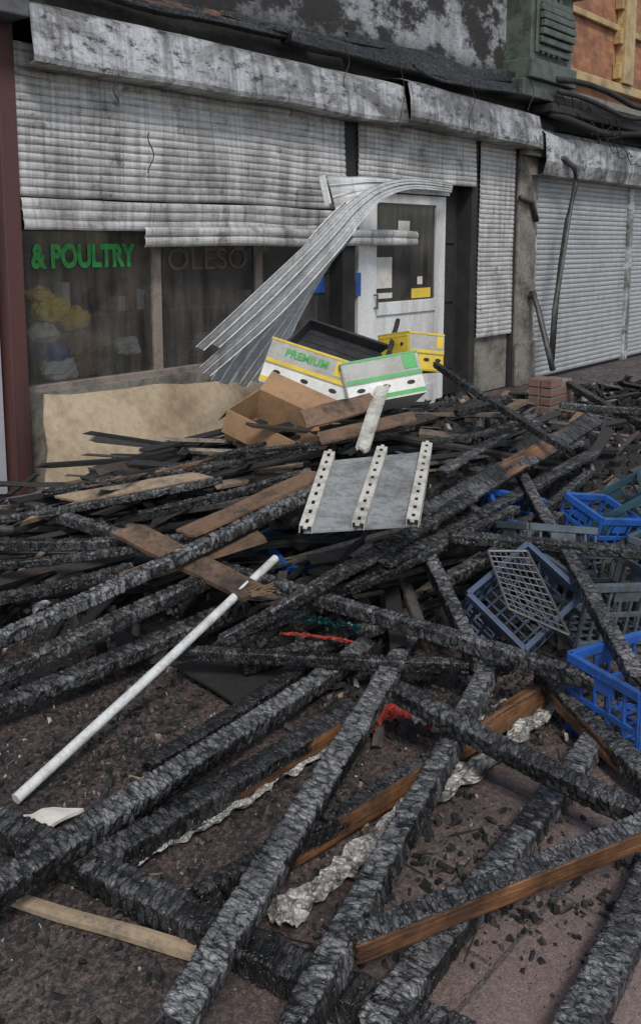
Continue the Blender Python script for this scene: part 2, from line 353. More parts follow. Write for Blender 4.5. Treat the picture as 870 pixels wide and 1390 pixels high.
gd.span((sL+.1,.18,.55),(sP,.7,.66),5)
for zz in (1.05,1.5): gd.span((sL+.1,.75,zz),(sP,.95,zz+.03),5)
for i in range(26):
    s0=U(sL+.2,sP-.1); zz=random.choice((1.08,1.53)); gd.span((s0,.78,zz),(s0+U(.05,.12),.9,zz+U(.1,.25)),random.choice((0,1,2,3,4)))
gd.obj('window_display_goods',[YELL,WHITE,BLUE,CARD,GREYP,ROOM],shop,smooth=False)
dr=MB(); DO=-.1
a=S(502,DO);b=S(602,DO); zt=Z(550,264,DO); zg0=Z(550,408,DO)
dr.span((a,.08,.02),(a+.08,.13,zt)); dr.span((b-.16,.08,.02),(b,.13,zt)); dr.span((a+.08,.08,zt-.09),(b-.16,.13,zt)); dr.span((a+.08,.08,.02),(b-.16,.13,.2))
dr.span((a+.08,.08,zg0-.12),(b-.16,.13,zg0)); dr.span((a+.08,.1,.2),(b-.16,.12,zg0-.12))
dr.span((S(482,DO),.06,0),(a-.012,.14,2.7)); dr.span((a-.01,.05,zt+.01),(b+.02,.15,zt+.07))
dr.obj('shop_door',PAINT,shop,bevel=.005)
gl=MB(); gl.add([(a+.08,.105,zg0),(b-.16,.105,zg0),(b-.16,.105,zt-.09),(a+.08,.105,zt-.09)],[(0,1,2,3)])
gl.add([(a,.105,zt+.07),(b,.105,zt+.07),(b,.105,2.7),(a,.105,2.7)],[(0,1,2,3)]); gl.obj('door_glass',GLASS,shop)
nt_=MB()
def wq(u0,v0,u1,v1,off,mb,mi=0):
    A=WL(u0,v1,off);B=WL(u1,v0,off); mb.add([(A.x,-off,A.z),(B.x,-off,A.z),(B.x,-off,B.z),(A.x,-off,B.z)],[(0,1,2,3)],mi)
wq(511,349,532,392,-.098,nt_,0); wq(558,390,584,405,-.098,nt_,1); wq(483,370,490,402,-.055,nt_,2); wq(566,375,573,386,-.096,nt_,0); wq(426,375,441,398,-.115,nt_,2); wq(511,397,532,406,-.098,nt_,0); wq(540,300,556,322,-.098,nt_,0)
nt_.obj('door_notices',[PAPER,YELL,BLUE],shop)
hd=MB(); hx=a+.04; hz=1.0; hd.tube([(hx,.04,hz),(hx,.04,hz+.14)],.009,8); hd.tube([(hx,.04,hz+.01),(hx,.085,hz+.01)],.007,8); hd.tube([(hx,.04,hz+.13),(hx,.085,hz+.13)],.007,8); hd.obj('door_handle',WIRE,shop)
ps=MB(); ps.span((sP,-.02,0),(sP2,.3,2.75)); ps.span((S(604),.09,0),(S(611),.14,2.75)); ps.span((S(637),-.02,0),(s3a,.3,2.75)); ps.span((s3b,-.03,0),(s3b+.06,.3,2.75))
ps.obj('shutter_guide_posts',BLACK,shop,bevel=.006)
dd=MB(); dd.span((S(611),.15,.02),(S(637),.2,2.3))  # black panelled slab stands in for the dark of the open doorway
for zz in (.3,1.0,1.6): dd.span((S(614),.13,zz),(S(632),.152,zz+.4))
dd.obj('dark_side_doorway',BLACK,shop,bevel=.004)
pl=MB(); pl.span((s3b+.06,-.06,0),(sE,.3,2.85)); pl.span((s3b+.03,-.1,0),(sE+.02,-.06,.5)); pl.span((s3b+.02,-.14,2.55),(sE+.05,-.06,2.62)); pl.span((s3b+.04,-.18,2.62),(sE+.09,-.06,2.8))
pl.obj('stone_pilaster',STONE,shop,bevel=.01)
lp=MB(); lp.span((sL-.12,-.08,0),(sL-.01,.1,2.9)); lp.obj('red_post',RUST,shop,bevel=.006)
lp=MB(); lp.span((-6,.05,2.2),(sL-.2,.2,2.9)); lp.span((sL-.30,0,0),(sL-.14,.1,2.9)); lp.span((-1.7,.02,0),(sL-.30,.06,.9)); lp.span((-6,.0,0),(-1.7,.2,2.2));lp.obj('neighbour_door',LILAC,shop,bevel=.005)
lp=MB(); lp.add([(-1.7,.04,.9),(sL-.30,.04,.9),(sL-.30,.04,2.2),(-1.7,.04,2.2)],[(0,1,2,3)]); lp.obj('neighbour_glass',GLASS,shop)
# shutters
def slats(mb,s0,s1,z0,z1,pitch=.05,depth=.013,off=0,warp=.0,nu=60,rag=0):
    n=max(1,round((z1-z0)/pitch)); per=6
    prof=[(0,0),(.12,.6),(.3,.92),(.5,1),(.75,.85),(.92,.5)]
    def fn(a,b):
        j=b*n*per; i=int(round(j)); r=i//per; q=i%per
        zz,dd=prof[q]; e=s1+rag*noise.noise(Vector((r*3.7,1,off*9))); s=s0+(e-s0)*a; z=z1-(r+zz)*(z1-z0)/n
        wv=warp*noise.noise(Vector((s*.9,z*1.1,off)))+warp*.4*noise.noise(Vector((s*3,z*2.2,4)))
        z+=warp*.16*noise.noise(Vector((s*1.5,r*.9,2)))+warp*.35*noise.noise(Vector((s*.8,z,7)))
        return (s,-off-dd*depth-wv,z)
    mb.grid(fn,nu,n*per)
sh=MB(); zb1=Z(100,268)
slats(sh,sL-.01,sP-.002,zb1,2.78,off=.03,warp=.06)
sh.obj('roller_shutter',SHUT,shop,solid=.003)
sh=MB()
slats(sh,sL,S(452),Z(100,310),Z(100,271),off=.06,warp=.07,pitch=.055,rag=.1)
slats(sh,S(188),S(552),1.585,Z(300,309),off=.09,warp=.06,pitch=.055,depth=.018,rag=.15)
sh.obj('torn_shutter_slats',SHUT,shop,solid=.003)
sh=MB(); slats(sh,sP2+.002,S(637),Z(560,247),2.8,off=.03,warp=.03); slats(sh,s3a+.003,s3b-.003,Z(670,455),2.8,pitch=.05,off=.02,warp=.01)
sh.obj('door_shutters',SHUT,shop,solid=.003)
def cat(pts,t):
    n=len(pts)-1; x=t*n; i=min(int(x),n-1); f=x-i
    p=[pts[max(0,min(n,i+k))] for k in(-1,0,1,2)]
    return .5*((2*p[1])+(p[2]-p[0])*f+(2*p[0]-5*p[1]+4*p[2]-p[3])*f*f+(3*p[1]-p[0]-3*p[2]+p[3])*f*f*f)
def loft(mb,A,B,nsl,nu=80,amp=.01,end=1.0):
    # separate strips, each a flat slat with a rolled edge, of slightly different length
    for k in range(nsl):
        e=1-U(0,.07)*end; j0=U(-.014,.014)
        pr=[(0,0),(.06,1),(.14,.55),(.5,.75),(.86,.5),(.95,1.1),(.985,0)]
        def fn(a,b):
            a=a*e; q=pr[int(round(b*6))]; bb=(k+q[0])/nsl
            c=cat(A,a).lerp(cat(B,a),bb); c=c.copy(); c.y-=amp*q[1]+j0*a; c.z+=amp*.4*q[1]+j0*a; return tuple(c)
        mb.grid(fn,nu,6)
def WLs(l): return [WL(*x) for x in l]
sh=MB()
A=WLs([(614,250,.06),(560,243,.2),(515,250,.35),(474,274,.5),(425,322,.65),(340,402,.75),(238,497,.8)])
B=WLs([(612,262,.06),(560,258,.25),(522,270,.4),(494,296,.5),(460,340,.58),(380,428,.62),(282,515,.66)])
loft(sh,A,B,4,amp=.012)
A=WLs([(470,318,.5),(430,352,.54),(380,410,.56),(320,465,.58),(285,518,.6)])
B=WLs([(480,322,.4),(447,360,.4),(408,428,.38),(385,475,.38),(345,530,.38)])
loft(sh,A,B,5,amp=.012)
A=WLs([(442,237,.1),(470,240,.14),(500,240,.2),(540,244,.22)]); B=WLs([(455,285,.1),(480,272,.2),(505,264,.26),(540,256,.24)]); loft(sh,A,B,3,30)
A=WLs([(418,325,.3),(440,300,.33),(470,270,.33)]); B=WLs([(425,335,.3),(452,312,.33),(480,285,.33)]); loft(sh,A,B,1,20)
A=WLs([(432,240,.2),(442,280,.25)]); B=WLs([(440,238,.2),(449,276,.25)]); loft(sh,A,B,1,8)
sh.obj('curled_shutter_slats',CURL,shop,solid=.003)
# fascia box
def fascia(name,u0,u1,zt0,zb0,rise=0,seg=60,off=.26):
    mb=MB(); a=S(u0,off);b=S(u1,off)
    prof=[(.02,zt0+.02),(off-.12,zt0),(off-.05,zt0-.03),(off-.02,(zt0+zb0)/2),(off,zb0+.03),(off-.01,zb0),(off-.06,zb0-.01),(.05,zb0-.005)]
    def fn(x,y):
        q=min(int(round(y*(len(prof)-1))),len(prof)-1); o_,z=prof[q]; s=a+(b-a)*x
        k=.025*noise.noise(Vector((s*1.3,z*2,seg)))+.012*noise.noise(Vector((s*5,z*4,seg)))
        return (s+ .04*noise.noise(Vector((z*9,x*2,1)))*(1 if x in(0,1) else 0),-(o_+k*(1 if 0<q else 0)),z+rise*x+.02*noise.noise(Vector((s*1.1,q>3,seg+3))))
    mb.grid(fn,seg,len(prof)-1); mb.obj(name,FASC,shop,solid=.004)
zt0=Z(300,57,.2); zb0=Z(300,124,.26)
fascia('fascia_box',58,553,zt0,zb0)
fascia('fascia_box_end',556,731,zt0+.04,zb0+.03,-.05,seg=24,off=.3)
mb=MB(); mb.span((S(556),-.16,zb0+.02),(S(728),.0,zt0-.03)); mb.span((S(60),-.14,zb0+.06),(S(552),.0,zt0-.05)); mb.obj('shutter_barrel',BLACK,shop)
def wb(u0,v0,o0,u1,v1,o1,w_,t_,**k):
    a=WM@WL(u0,v0,o0); b=WM@WL(u1,v1,o1); o=beam(a,b,w_,t_,name='charred_batten',**k); return o
def adopt(o):
    mw=o.matrix_basis.copy(); o.parent=shop; o.matrix_parent_inverse=WM.inverted(); o.matrix_basis=mw; return o
for a in [(150,-8,.12,470,62,.12,.1,.05),(390,50,.16,745,132,.16,.14,.1),(470,52,.1,720,112,.1,.06,.12),(60,-30,.1,420,46,.1,.07,.08),(560,88,.3,640,118,.28,.03,.03),(300,15,.13,520,64,.2,.04,.04)]:
    adopt(wb(*a,res=.02,ash=.25,bow=.03,wood=[(3,.3,.55)] if a[0]<100 else None))
mb=MB(); mb.span((-2.5,-.3,2.85),(S(55,.3),0,3.3)); mb.span((-2.5,-.34,3.3),(S(58,.3),0,3.36)); mb.obj('neighbour_fascia',m_plain('sooty_board',(.1,.1,.105),.6,.8,(.02,.02,.02),3),shop,bevel=.01)
# ---------------------------------------------------------------- right hand building
rb=empty('brick_terrace_shop',WM)
w=MB(); w.span((sE+.02,.16,2.3),(22,.5,3.45)); w.span((sE+.02,.3,0),(22,.5,2.3)); w.obj('frontage_wall',STONE,rb)
w=MB(); w.span((sE+.5,.3,3.4),(22,.6,8)); w.obj('brick_upper_wall',OBRICK,rb)
w=MB()
w.span((sE+.5,.2,3.62),(22,.3,3.74)); w.span((sE+.5,.24,4.42),(22,.3,4.5))
for ss in (S(858),S(940),S(1040)):
    w.span((ss-.16,.16,3.745),(ss+.16,.298,7.8))
    for kk in range(9): w.span((ss-.24,.19,3.8+kk*.45),(ss-.162,.297,4.0+kk*.45))
w.obj('terracotta_bands',YSTONE,rb,bevel=.01)
w=MB()
pa=S(712,.35);pb=S(778,.35)
w.span((pa,-.28,3.12),(pb,.3,3.3)); w.span((pa+.06,-.34,3.3),(pb-.06,.3,3.5)); w.span((pa+.1,-.3,3.5),(pb-.12,.3,4.25)); w.span((pa,-.4,4.25),(pb,.3,4.36)); w.span((pa+.05,-.34,4.36),(pb-.05,.3,6.5))
for i in range(5): w.span((pa+.16+i*.12,-.33,3.56),(pa+.22+i*.12,-.3,4.18))
for i in range(9):
    t=i/8*math.pi; w.span((pa+.2,-.3-.1*math.sin(t),3.5+.08*i),(pb-.22,-.29-.1*math.sin(t)+.05,3.57+.08*i))
w.obj('console_bracket',GRN,rb,bevel=.012)
w=MB(); slats(w,S(726),S(847),.03,2.6,pitch=.06,depth=.016,off=.0,warp=.008); slats(w,S(853),S(1000),.03,2.6,pitch=.06,off=.0,warp=.008); slats(w,S(1006),S(1120),.03,2.6,pitch=.06,off=0); w.obj('roller_shutter',SHUT2,rb,solid=.003)
w=MB(); w.span((S(847),-.05,0),(S(853),.1,2.5)); w.span((sE,-.02,0),(S(726),.1,2.5)); w.span((S(1000),-.05,0),(S(1006),.1,2.5)); w.obj('shutter_guides',FASC,rb,bevel=.004)
w=MB(); a=S(733,.2)
def fn(x,y):
    pr=[(.02,2.86),(.16,2.84),(.22,2.78),(.24,2.5),(.2,2.36),(.02,2.35)]; q=int(round(y*5)); s=a+(S(1120)-a)*x
    return (s,-(pr[q][0]+.012*noise.noise(Vector((s*3,q,0)))),pr[q][1]+.02*noise.noise(Vector((s*2,0,1))))
w.grid(fn,60,5); w.obj('shutter_box',FASC,rb,solid=.004)
w=MB(); w.span((S(740,.3),-.34,3.0),(20,.15,3.1)); w.span((S(745,.3),-.28,3.1),(20,.16,3.22)); w.span((S(735,.2),-.1,2.87),(20,.15,3.0)); w.obj('burnt_cornice',BLACK,rb,bevel=.02)
w=MB()
for j,(z,o_,r) in enumerate([(3.34,.36,.035),(3.17,.4,.03),(2.95,.3,.045)]):
    pts=[(S(742,.3)+i*.4,-o_+.03*math.sin(i*1.3+j),z+.05*math.sin(i*.9+j)) for i in range(18)]; w.tube(pts,r,8)
for j in range(7):
    s0=S(735+j*14,.3); pts=[(s0+i*.09,-.32-.03*math.sin(i+j),3.2-.22*math.sin(math.pi*i/12)*U(.6,1.3)-.1*j*(i/12)) for i in range(13)]; w.tube(pts,.006,5)
w.obj('charred_pipes_and_cables',BLACK,rb,smooth=True)
w=MB(); w.tube(WLs([(742,212,.12),(765,216,.25),(780,228,.3),(781,250,.3),(770,300,.3),(761,360,.32),(753,420,.34),(748,490,.36)]),.035,10)
w.tube(WLs([(706,268,.08),(722,274,.1),(728,300,.1)]),.03,8); w.obj('drain_pipe',PIPE,rb,smooth=True)
w=MB(); w.tube(WLs([(722,395,.12),(730,420,.2),(742,470,.4),(750,503,.5)]),.032,8); w.tube(WLs([(718,400,.08),(727,402,.15)]),.045,8); w.obj('broken_downpipe',PIPE,smooth=True,mat=WM)
w=MB()
for (u,v,l) in [(158,100,40),(545,70,120),(720,90,60),(205,180,55),(470,60,60),(640,110,70)]:
    pts=[WL(u+4*math.sin(i*.7+u),v+l*i/10,.32) for i in range(11)]; w.tube(pts,.004,5)
w.obj('dangling_wires',BLACK,shop)
# ---------------------------------------------------------------- main charred timbers
def B(u0,v0,h0,u1,v1,h1,w_=.075,t_=.075,**k): return beam(P(u0,v0,h0),P(u1,v1,h1),w_*.86,t_*.84,**k)
B(-40,885,.25,432,663,.52,.07,.06,ash=1.3)
B(40,688,.38,885,948,.2,.06,.065,ash=.5)
B(240,886,.14,690,905,.14,.055,.055,ash=.35)
B(232,1400,.13,562,858,.1,.085,.085,ash=1.2,amp=.0055,roll=10,cell=.021)
B(398,1400,.13,665,915,.12,.075,.08,ash=1.0,amp=.0055,roll=-8,cell=.021)
B(-40,1235,.13,500,878,.08,.08,.08,ash=.7,amp=.0055,roll=14,cell=.021)
B(-40,1105,.05,640,1425,.045,.1,.08,ash=.4,amp=.005)
B(478,1283,.15,900,1113,.2,.06,.085,ash=.5,wood=[(0,-.2,1.2),(3,-.1,1.1)],roll=14)
B(505,1400,.05,832,972,.06,.085,.07,ash=1.4)
B(538,938,.22,868,1106,.15,.065,.07,ash=.3,roll=12)
B(702,635,.45,868,925,.27,.065,.06,ash=.6)
B(268,1225,.055,742,938,.065,.06,.085,ash=.3,wood=[(0,.1,1.2),(3,.28,1.2),(2,.8,1.2)],roll=-8)
B(130,1178,.05,492,962,.06,.09,.08,ash=.3,wood=[(3,.65,.85)])
B(565,725,.36,652,905,.16,.065,.07,ash=.9)
B(612,728,.4,900,752,.36,.08,.05,ash=.3)
B(735,915,.12,905,1085,.06,.09,.08,ash=.4,wood=[(3,.3,.65)])
B(770,1420,.05,905,1165,.05,.1,.07,ash=.6)
B(-40,932,.12,290,782,.3,.08,.07,ash=.5)
B(-40,975,.08,330,818,.15,.1,.06,ash=.35)
B(-40,738,.33,250,734,.34,.06,.06,ash=.4)
B(-40,712,.36,300,650,.5,.05,.04,ash=.4)
B(-40,770,.28,200,742,.34,.05,.04,ash=.5)
B(-40,820,.2,180,770,.28,.08,.04,ash=.4)
B(300,872,.16,470,775,.38,.05,.06,ash=.4)
B(360,850,.18,590,735,.36,.05,.04,ash=.3)
B(440,790,.33,640,672,.5,.1,.025,ash=.5)
B(475,800,.3,700,690,.42,.06,.04,ash=.4)
B(520,765,.36,808,612,.45,.09,.03,ash=.35)
B(575,700,.45,808,568,.6,.13,.03,ash=.4,wood=[(2,.5,.65)],roll=25)
B(590,495,.86,772,612,.58,.045,.045,ash=.2)
B(600,640,.55,722,562,.65,.08,.02,ash=.5)
B(640,640,.5,790,600,.52,.08,.025,ash=.6,wood=[(3,.0,.6)])
B(585,600,.62,700,575,.66,.05,.03,ash=.4)
B(700,720,.35,800,640,.4,.05,.05,ash=.4)
B(770,520,.4,900,590,.2,.07,.06,ash=.3)
B(760,550,.35,900,560,.3,.06,.06,ash=.6)
B(800,640,.25,900,700,.2,.07,.06,ash=.3)
B(60,668,.42,430,608,.6,.05,.03,ash=.3)
B(110,660,.45,360,602,.6,.04,.03,ash=.4,wood=[(3,.2,.6)])
B(190,700,.4,420,640,.55,.05,.05,ash=.5)
B(510,545,.76,540,435,1.06,.035,.035,ash=.1,bow=0)
B(330,615,.6,560,580,.66,.05,.03,ash=.4)
B(330,905,.08,600,820,.1,.07,.06,ash=.3)
B(200,1040,.03,420,905,.06,.07,.05,ash=.2)
B(640,690,.4,770,780,.3,.05,.05,ash=.5)
B(600,790,.25,760,700,.36,.07,.06,ash=.7)
B(620,560,.7,690,540,.72,.05,.05,ash=.3)
# ---------------------------------------------------------------- filler laths and boards
tb=MB()
def rndstick(c,L,w_,t_,yaw,pit,tone):
    m3=Euler((U(-.6,.6),pit,yaw)).to_matrix(); tb.box(c,(L,w_,t_),m3,0,tone,jit=.12)
for i in range(1250):
    x,y=(U(-1.9,3.2),U(3.0,8.6)) if i<850 else (U(-2,.6),U(3.2,5))
    if H(x,y)<.05 or not (Vector((x,y,0))-P0).dot(INN)<-.35: continue
    L=U(.08,.7) if i%6 else U(.7,1.4); t_=random.choice([U(0,.6)]*7+[U(.6,.85)]*4+[U(.85,.92)])
    h=H(x,y)+U(-.02,.12)
    rndstick((x,y,h),L,U(.01,.07),U(.005,.028),random.gauss(.75,.55),U(-.22,.22),t_)
tb.obj('burnt_lath_debris',TONE)
def chunks(n,region,smin,smax,name,tones,hfun,pw=3,el=(.8,2.2)):
    mb=MB()
    for i in range(n):
        x,y=region()
        if not (Vector((x,y,0))-P0).dot(INN)<-.05: continue
        s=smin+(smax-smin)*R()**pw; m3=Euler((U(0,6),U(0,6),U(0,6)) if el[1]<4 else (0,U(-.2,.2),U(0,6))).to_matrix()
        mb.box((x,y,hfun(x,y)+s*.25),(s*U(*el),s*U(.5,1),s*U(.25,.8)),m3,0,random.choice(tones),jit=.4)
    return mb.obj(name,TONE)
dk=[.0,.2,.4,.5,.6]
def reg():
    while True:
        x=random.gauss(0,1.1); y=U(1.5,4.6)
        if noise.noise(Vector((x*2.2,y*2.2,3)))+.35>R()*.9: return x,y
chunks(26000,reg,.002,.02,'char_fragments',dk*6+[.7,.78,.8,.84,.9],lambda x,y:max(0,HH(x,y)),4)
chunks(600,reg,.002,.006,'charred_splinters',dk*4+[.7,.8,.88],lambda x,y:max(0,HH(x,y))+.002,1,(6,30))
chunks(6500,lambda:(U(-1.9,3.6),U(3.2,9)),.006,.07,'charred_rubble',dk*3+[.7,.75,.8,.8,.86,.93],lambda x,y:max(0,HH(x,y))+U(0,.05))
chunks(260,lambda:(U(-1.6,3.2),U(2.6,8)),.012,.055,'paper_scraps',[.93,.96,1.0,.88,.8],lambda x,y:max(0,HH(x,y))+.02)
chunks(2200,lambda:(random.gauss(0,1.0),U(1.6,3.5)),.002,.008,'paper_ash',[.8,.8,.84,.93,.96],lambda x,y:0)
def board(name,c,mat,th=.015,ragged=True):
    a,b,c2,d=[Vector(x) for x in c]; nn=(b-a).cross(d-a).normalized(); sd=U(0,99); n=24 if ragged else 1; m=4
    mb=MB()
    def f(x,y,o):
        e0=.03*noise.noise(Vector((y*4,sd,1))) if ragged else 0; e1=.03*noise.noise(Vector((y*5,sd,2))) if ragged else 0
        xx=x+(e0*(1-x)+e1*x); yy=y+(.05*noise.noise(Vector((x*5,sd,y>.5)))*(1 if y in(0,1) else 0) if ragged else 0)
        p=(a.lerp(b,xx)).lerp(d.lerp(c2,xx),yy)
        return tuple(p+nn*(o+(.008*noise.noise(Vector((x*2,y,sd))) if ragged else 0)))
    mb.grid(lambda x,y:f(x,y,0),n,m if ragged else 1)
    return mb.obj(name,mat,solid=th)
a=WM@Vector((WL(66,660,.42).x,-.42,.06)); b=WM@Vector((WL(372,606,.42).x,-.40,.08)); c=WM@Vector((WL(357,514,.12).x,-.12,Z(357,514,.12))); d=WM@Vector((WL(57,534,.12).x,-.14,Z(57,534,.12)))
board('leaning_plywood_board',[a,b,c,d],BOARD,.012)
WD=m_plain('scorched_board',(.17,.105,.065),.75,.98,(.018,.014,.012),5); TAN=m_plain('tan_board',(.32,.24,.16),.75,.95,(.03,.024,.02),5)
board('scorched_plank',[P(150,722,.4),P(330,812,.28),P(362,796,.3),P(195,712,.42)],WD,.02)
board('scorched_plank',[P(75,676,.4),P(262,644,.5),P(290,650,.5),P(110,684,.4)],TAN,.012)
board('scorched_plank',[P(160,782,.26),P(350,720,.4),P(362,735,.4),P(175,798,.26)],WD,.015)
board('scorched_plank',[P(240,722,.42),P(420,640,.56),P(440,650,.55),P(262,732,.42)],WD,.012)
board('scorched_plank',[P(405,560,.76),P(500,535,.8),P(520,555,.74),P(415,582,.7)],WD,.012)
board('white_plank',[P(482,608,.66),P(500,610,.66),P(528,518,.84),P(512,516,.84)],STEEL,.015)
board('scorched_plank',[P(430,590,.66),P(560,560,.72),P(566,572,.7),P(435,603,.64)],WD,.012)
board('scorched_plank',[P(20,1216,.02),P(270,1290,.01),P(262,1306,.01),P(10,1228,.02)],TAN,.015)
board('dark_sheet',[P(238,905,.04),P(330,880,.05),P(470,930,.03),P(330,965,.02)],BLACK,.01)
board('broken_board',[P(30,1112,.02),P(75,1098,.03),P(115,1100,.04),P(62,1128,.02)],PAPER,.01)
mb=MB()
for i in range(26):
    a=P(335+U(0,20),797+U(0,12),.3); b=a+Vector((U(.02,.07),U(-.01,.03),U(-.01,.02))); mb.bar(a,b,.005,.004,0,.88)
mb.obj('splintered_wood',TONE)
# ---------------------------------------------------------------- steel shelf panel with slotted uprights
pe=empty('slotted_steel_shelf')
a,b,c,d=P(412,722,.56),P(570,712,.56),P(586,612,.66),P(440,626,.66)
board('sheet',[a,b,c,d],SHEET,.008,False).parent=pe
nrm=(b-a).cross(d-a).normalized()
def slotted(p,q,wd=.045):
    mb=MB(); L=(q-p).length; x=(q-p).normalized(); y=nrm.cross(x).normalized(); m3=Matrix((x,y,nrm)).transposed(); n=int(L/.075)
    base=p+nrm*.03
    for sgn in (-1,1): mb.box(base+x*L/2+y*sgn*(wd/2-.008),(L,.016,.003),m3); mb.box(base+x*L/2+y*sgn*(wd/2)-nrm*.014,(L,.003,.03),m3)
    for i in range(n+1): mb.box(base+x*(L*i/n),(.045,wd-.03,.0028),m3)
    mb.obj('slotted_upright',STEEL,pe)
for t0,t1 in ((.02,.04),(.46,.52),(.93,.95)):
    slotted(a.lerp(b,t0)-(d-a)*.02,d.lerp(c,t1)+(d-a)*.05)
mb=MB(); a,b=P(22,1085,.03),P(374,758,.34); mb.tube([a,a.lerp(b,.5)+Vector((0,0,-.006)),b],.0165,16); mb.obj('white_pole',POLE)
# ---------------------------------------------------------------- cartons
def oval(mb,c,rx,rz,axis,mi,n=18):
    vs=[]
    for i in range(n):
        t=2*math.pi*i/n; k=[c[0],c[1],c[2]]; k[axis]+=rx*math.cos(t); k[2]+=rz*math.sin(t); vs.append(tuple(k))
    mb.add(vs,[list(range(n))],mi)
def carton(name,mat,sz,word=None,cols=(WHITE,YELL,GREEN)):
    e=empty(name,mat); w_,d_,h_=sz; mb=MB()
    t=.006
    mb.span((-w_/2,-d_/2,0),(w_/2,d_/2,t))
    for sg in(-1,1):
        mb.span((-w_/2,sg*d_/2-t/2,t),(w_/2,sg*d_/2+t/2,h_)); mb.span((sg*w_/2-t/2,-d_/2+t,t),(sg*w_/2+t/2,d_/2-t,h_))
        mb.span((-w_/2,sg*d_/2-t*1.4,h_*.45) if sg<0 else (-w_/2,sg*d_/2+t*.5,h_*.45),(w_/2,sg*(d_/2+t*1.4),h_+t),1)
    mb.span((-w_/2-t,-d_/2-t,h_),(w_/2+t,-d_/2+d_*.33,h_+t)); mb.span((-w_/2-t,d_/2-d_*.33,h_),(w_/2+t,d_/2+t,h_+t)); mb.span((-w_/2-t,-d_*.17,h_),(-w_*.2,d_*.17,h_+t),2);mb.span((w_*.2,-d_*.17,h_),(w_/2+t,d_*.17,h_+t),2)
    y=-d_/2-t*1.4-.002
    mb.span((-w_/2+.005,y-.001,h_*.47),(w_/2-.005,y,h_*.56),2); mb.span((-w_/2,-d_/2-t*.5-.002,h_*.04),(w_/2,-d_/2-t*.5-.0005,h_*.14),2)
    mb.span((w_*.28,y-.001,h_*.62),(w_*.46,y,h_*.95),2)
    mb.span((-w_/2,y-.001,h_*.97),(w_/2,y,h_*1.02),2)
    for sg in (-1,1): mb.span((sg*(w_/2+t/2+.0015)-.001,-d_/2+.01,h_*.9),(sg*(w_/2+t/2+.0015)+.001,d_/2-.01,h_*.98),2)
    for x in (-w_*.33,-.0,w_*.33): oval(mb,(x,-d_/2-t*.5-.003,h_*.3),.024,.012,0,3)  # black discs painted in for the shaded inside of hand holes
    for yy in (-d_*.3,0,d_*.3):
        for sg in (-1,1): oval(mb,(sg*(w_/2+t/2+.003),yy,h_*.3),.016,.012,1,3); oval(mb,(sg*(w_/2+t/2+.003),yy,h_*.7),.016,.012,1,3)
    mb.obj('board',[cols[0],cols[1],cols[2],BLACK],e)
    if word: text(word,w_*.5,h_*.17,(-w_*.3,y-.003,h_*.7),e,GREEN,bold=.03,name='print')
    return e
carton('fruit_carton',place(P(422,542,.7),-24,-18,14),(.54,.38,.26),'PREMIUM',(WHITE,WHITE,YELL))
carton('fruit_carton',place(P(518,552,.68),14,-24,-8),(.44,.36,.24),None,(WHITE,WHITE,GREEN))
carton('fruit_carton',place(P(556,505,.76),30,-10,8),(.28,.34,.24),None,(YELL,WHITE,YELL))
e=empty('open_cardboard_box',place(P(370,604,.5),-28,14,18)); mb=MB(); w_,d_,h_=.44,.3,.2; t=.005
mb.span((-w_/2,-d_/2,0),(w_/2,d_/2,t))
for sg in (-1,1):
    mb.span((-w_/2,sg*d_/2-t/2,t),(w_/2,sg*d_/2+t/2,h_)); mb.span((sg*w_/2-t/2,-d_/2+t,t),(sg*w_/2+t/2,d_/2-t,h_))
def flap(c,ax,L,wd,ang):
    m3=Matrix.Rotation(ang,3,ax)
    off=m3@(Vector((0,wd/2,0)) if ax=='X' else Vector((wd/2,0,0))); mb.box(Vector(c)+off,(L,wd,t*.8) if ax=='X' else (wd,L,t*.8),m3)
flap((0,d_/2,h_),'X',w_,.13,math.radians(35)); flap((0,-d_/2-.003,h_),'X',w_,-.13,math.radians(75)); flap((w_/2,0,h_),'Y',d_-.02,.12,math.radians(30)); flap((-w_/2,0,h_),'Y',d_-.02,-.12,math.radians(-60))
mb.obj('board',CARD,e)
e=empty('black_plastic_tray',place(P(462,492,.82),-30,30,14)); mb=MB(); w_,d_,h_=.74,.42,.09
mb.span((-w_/2,-d_/2,0),(w_/2,d_/2,.008))
for sg in (-1,1):
    mb.span((-w_/2,sg*d_/2-.01,.008),(w_/2,sg*d_/2+.01,h_)); mb.span((sg*w_/2-.01,-d_/2+.01,.008),(sg*w_/2+.01,d_/2-.01,h_))
for i in range(5): mb.span((-w_/2+.02,-d_/2+.06+i*.075,.008),(w_/2-.02,-d_/2+.07+i*.075,.014))
mb.obj('tray',DARKPLASTIC,e,bevel=.004)
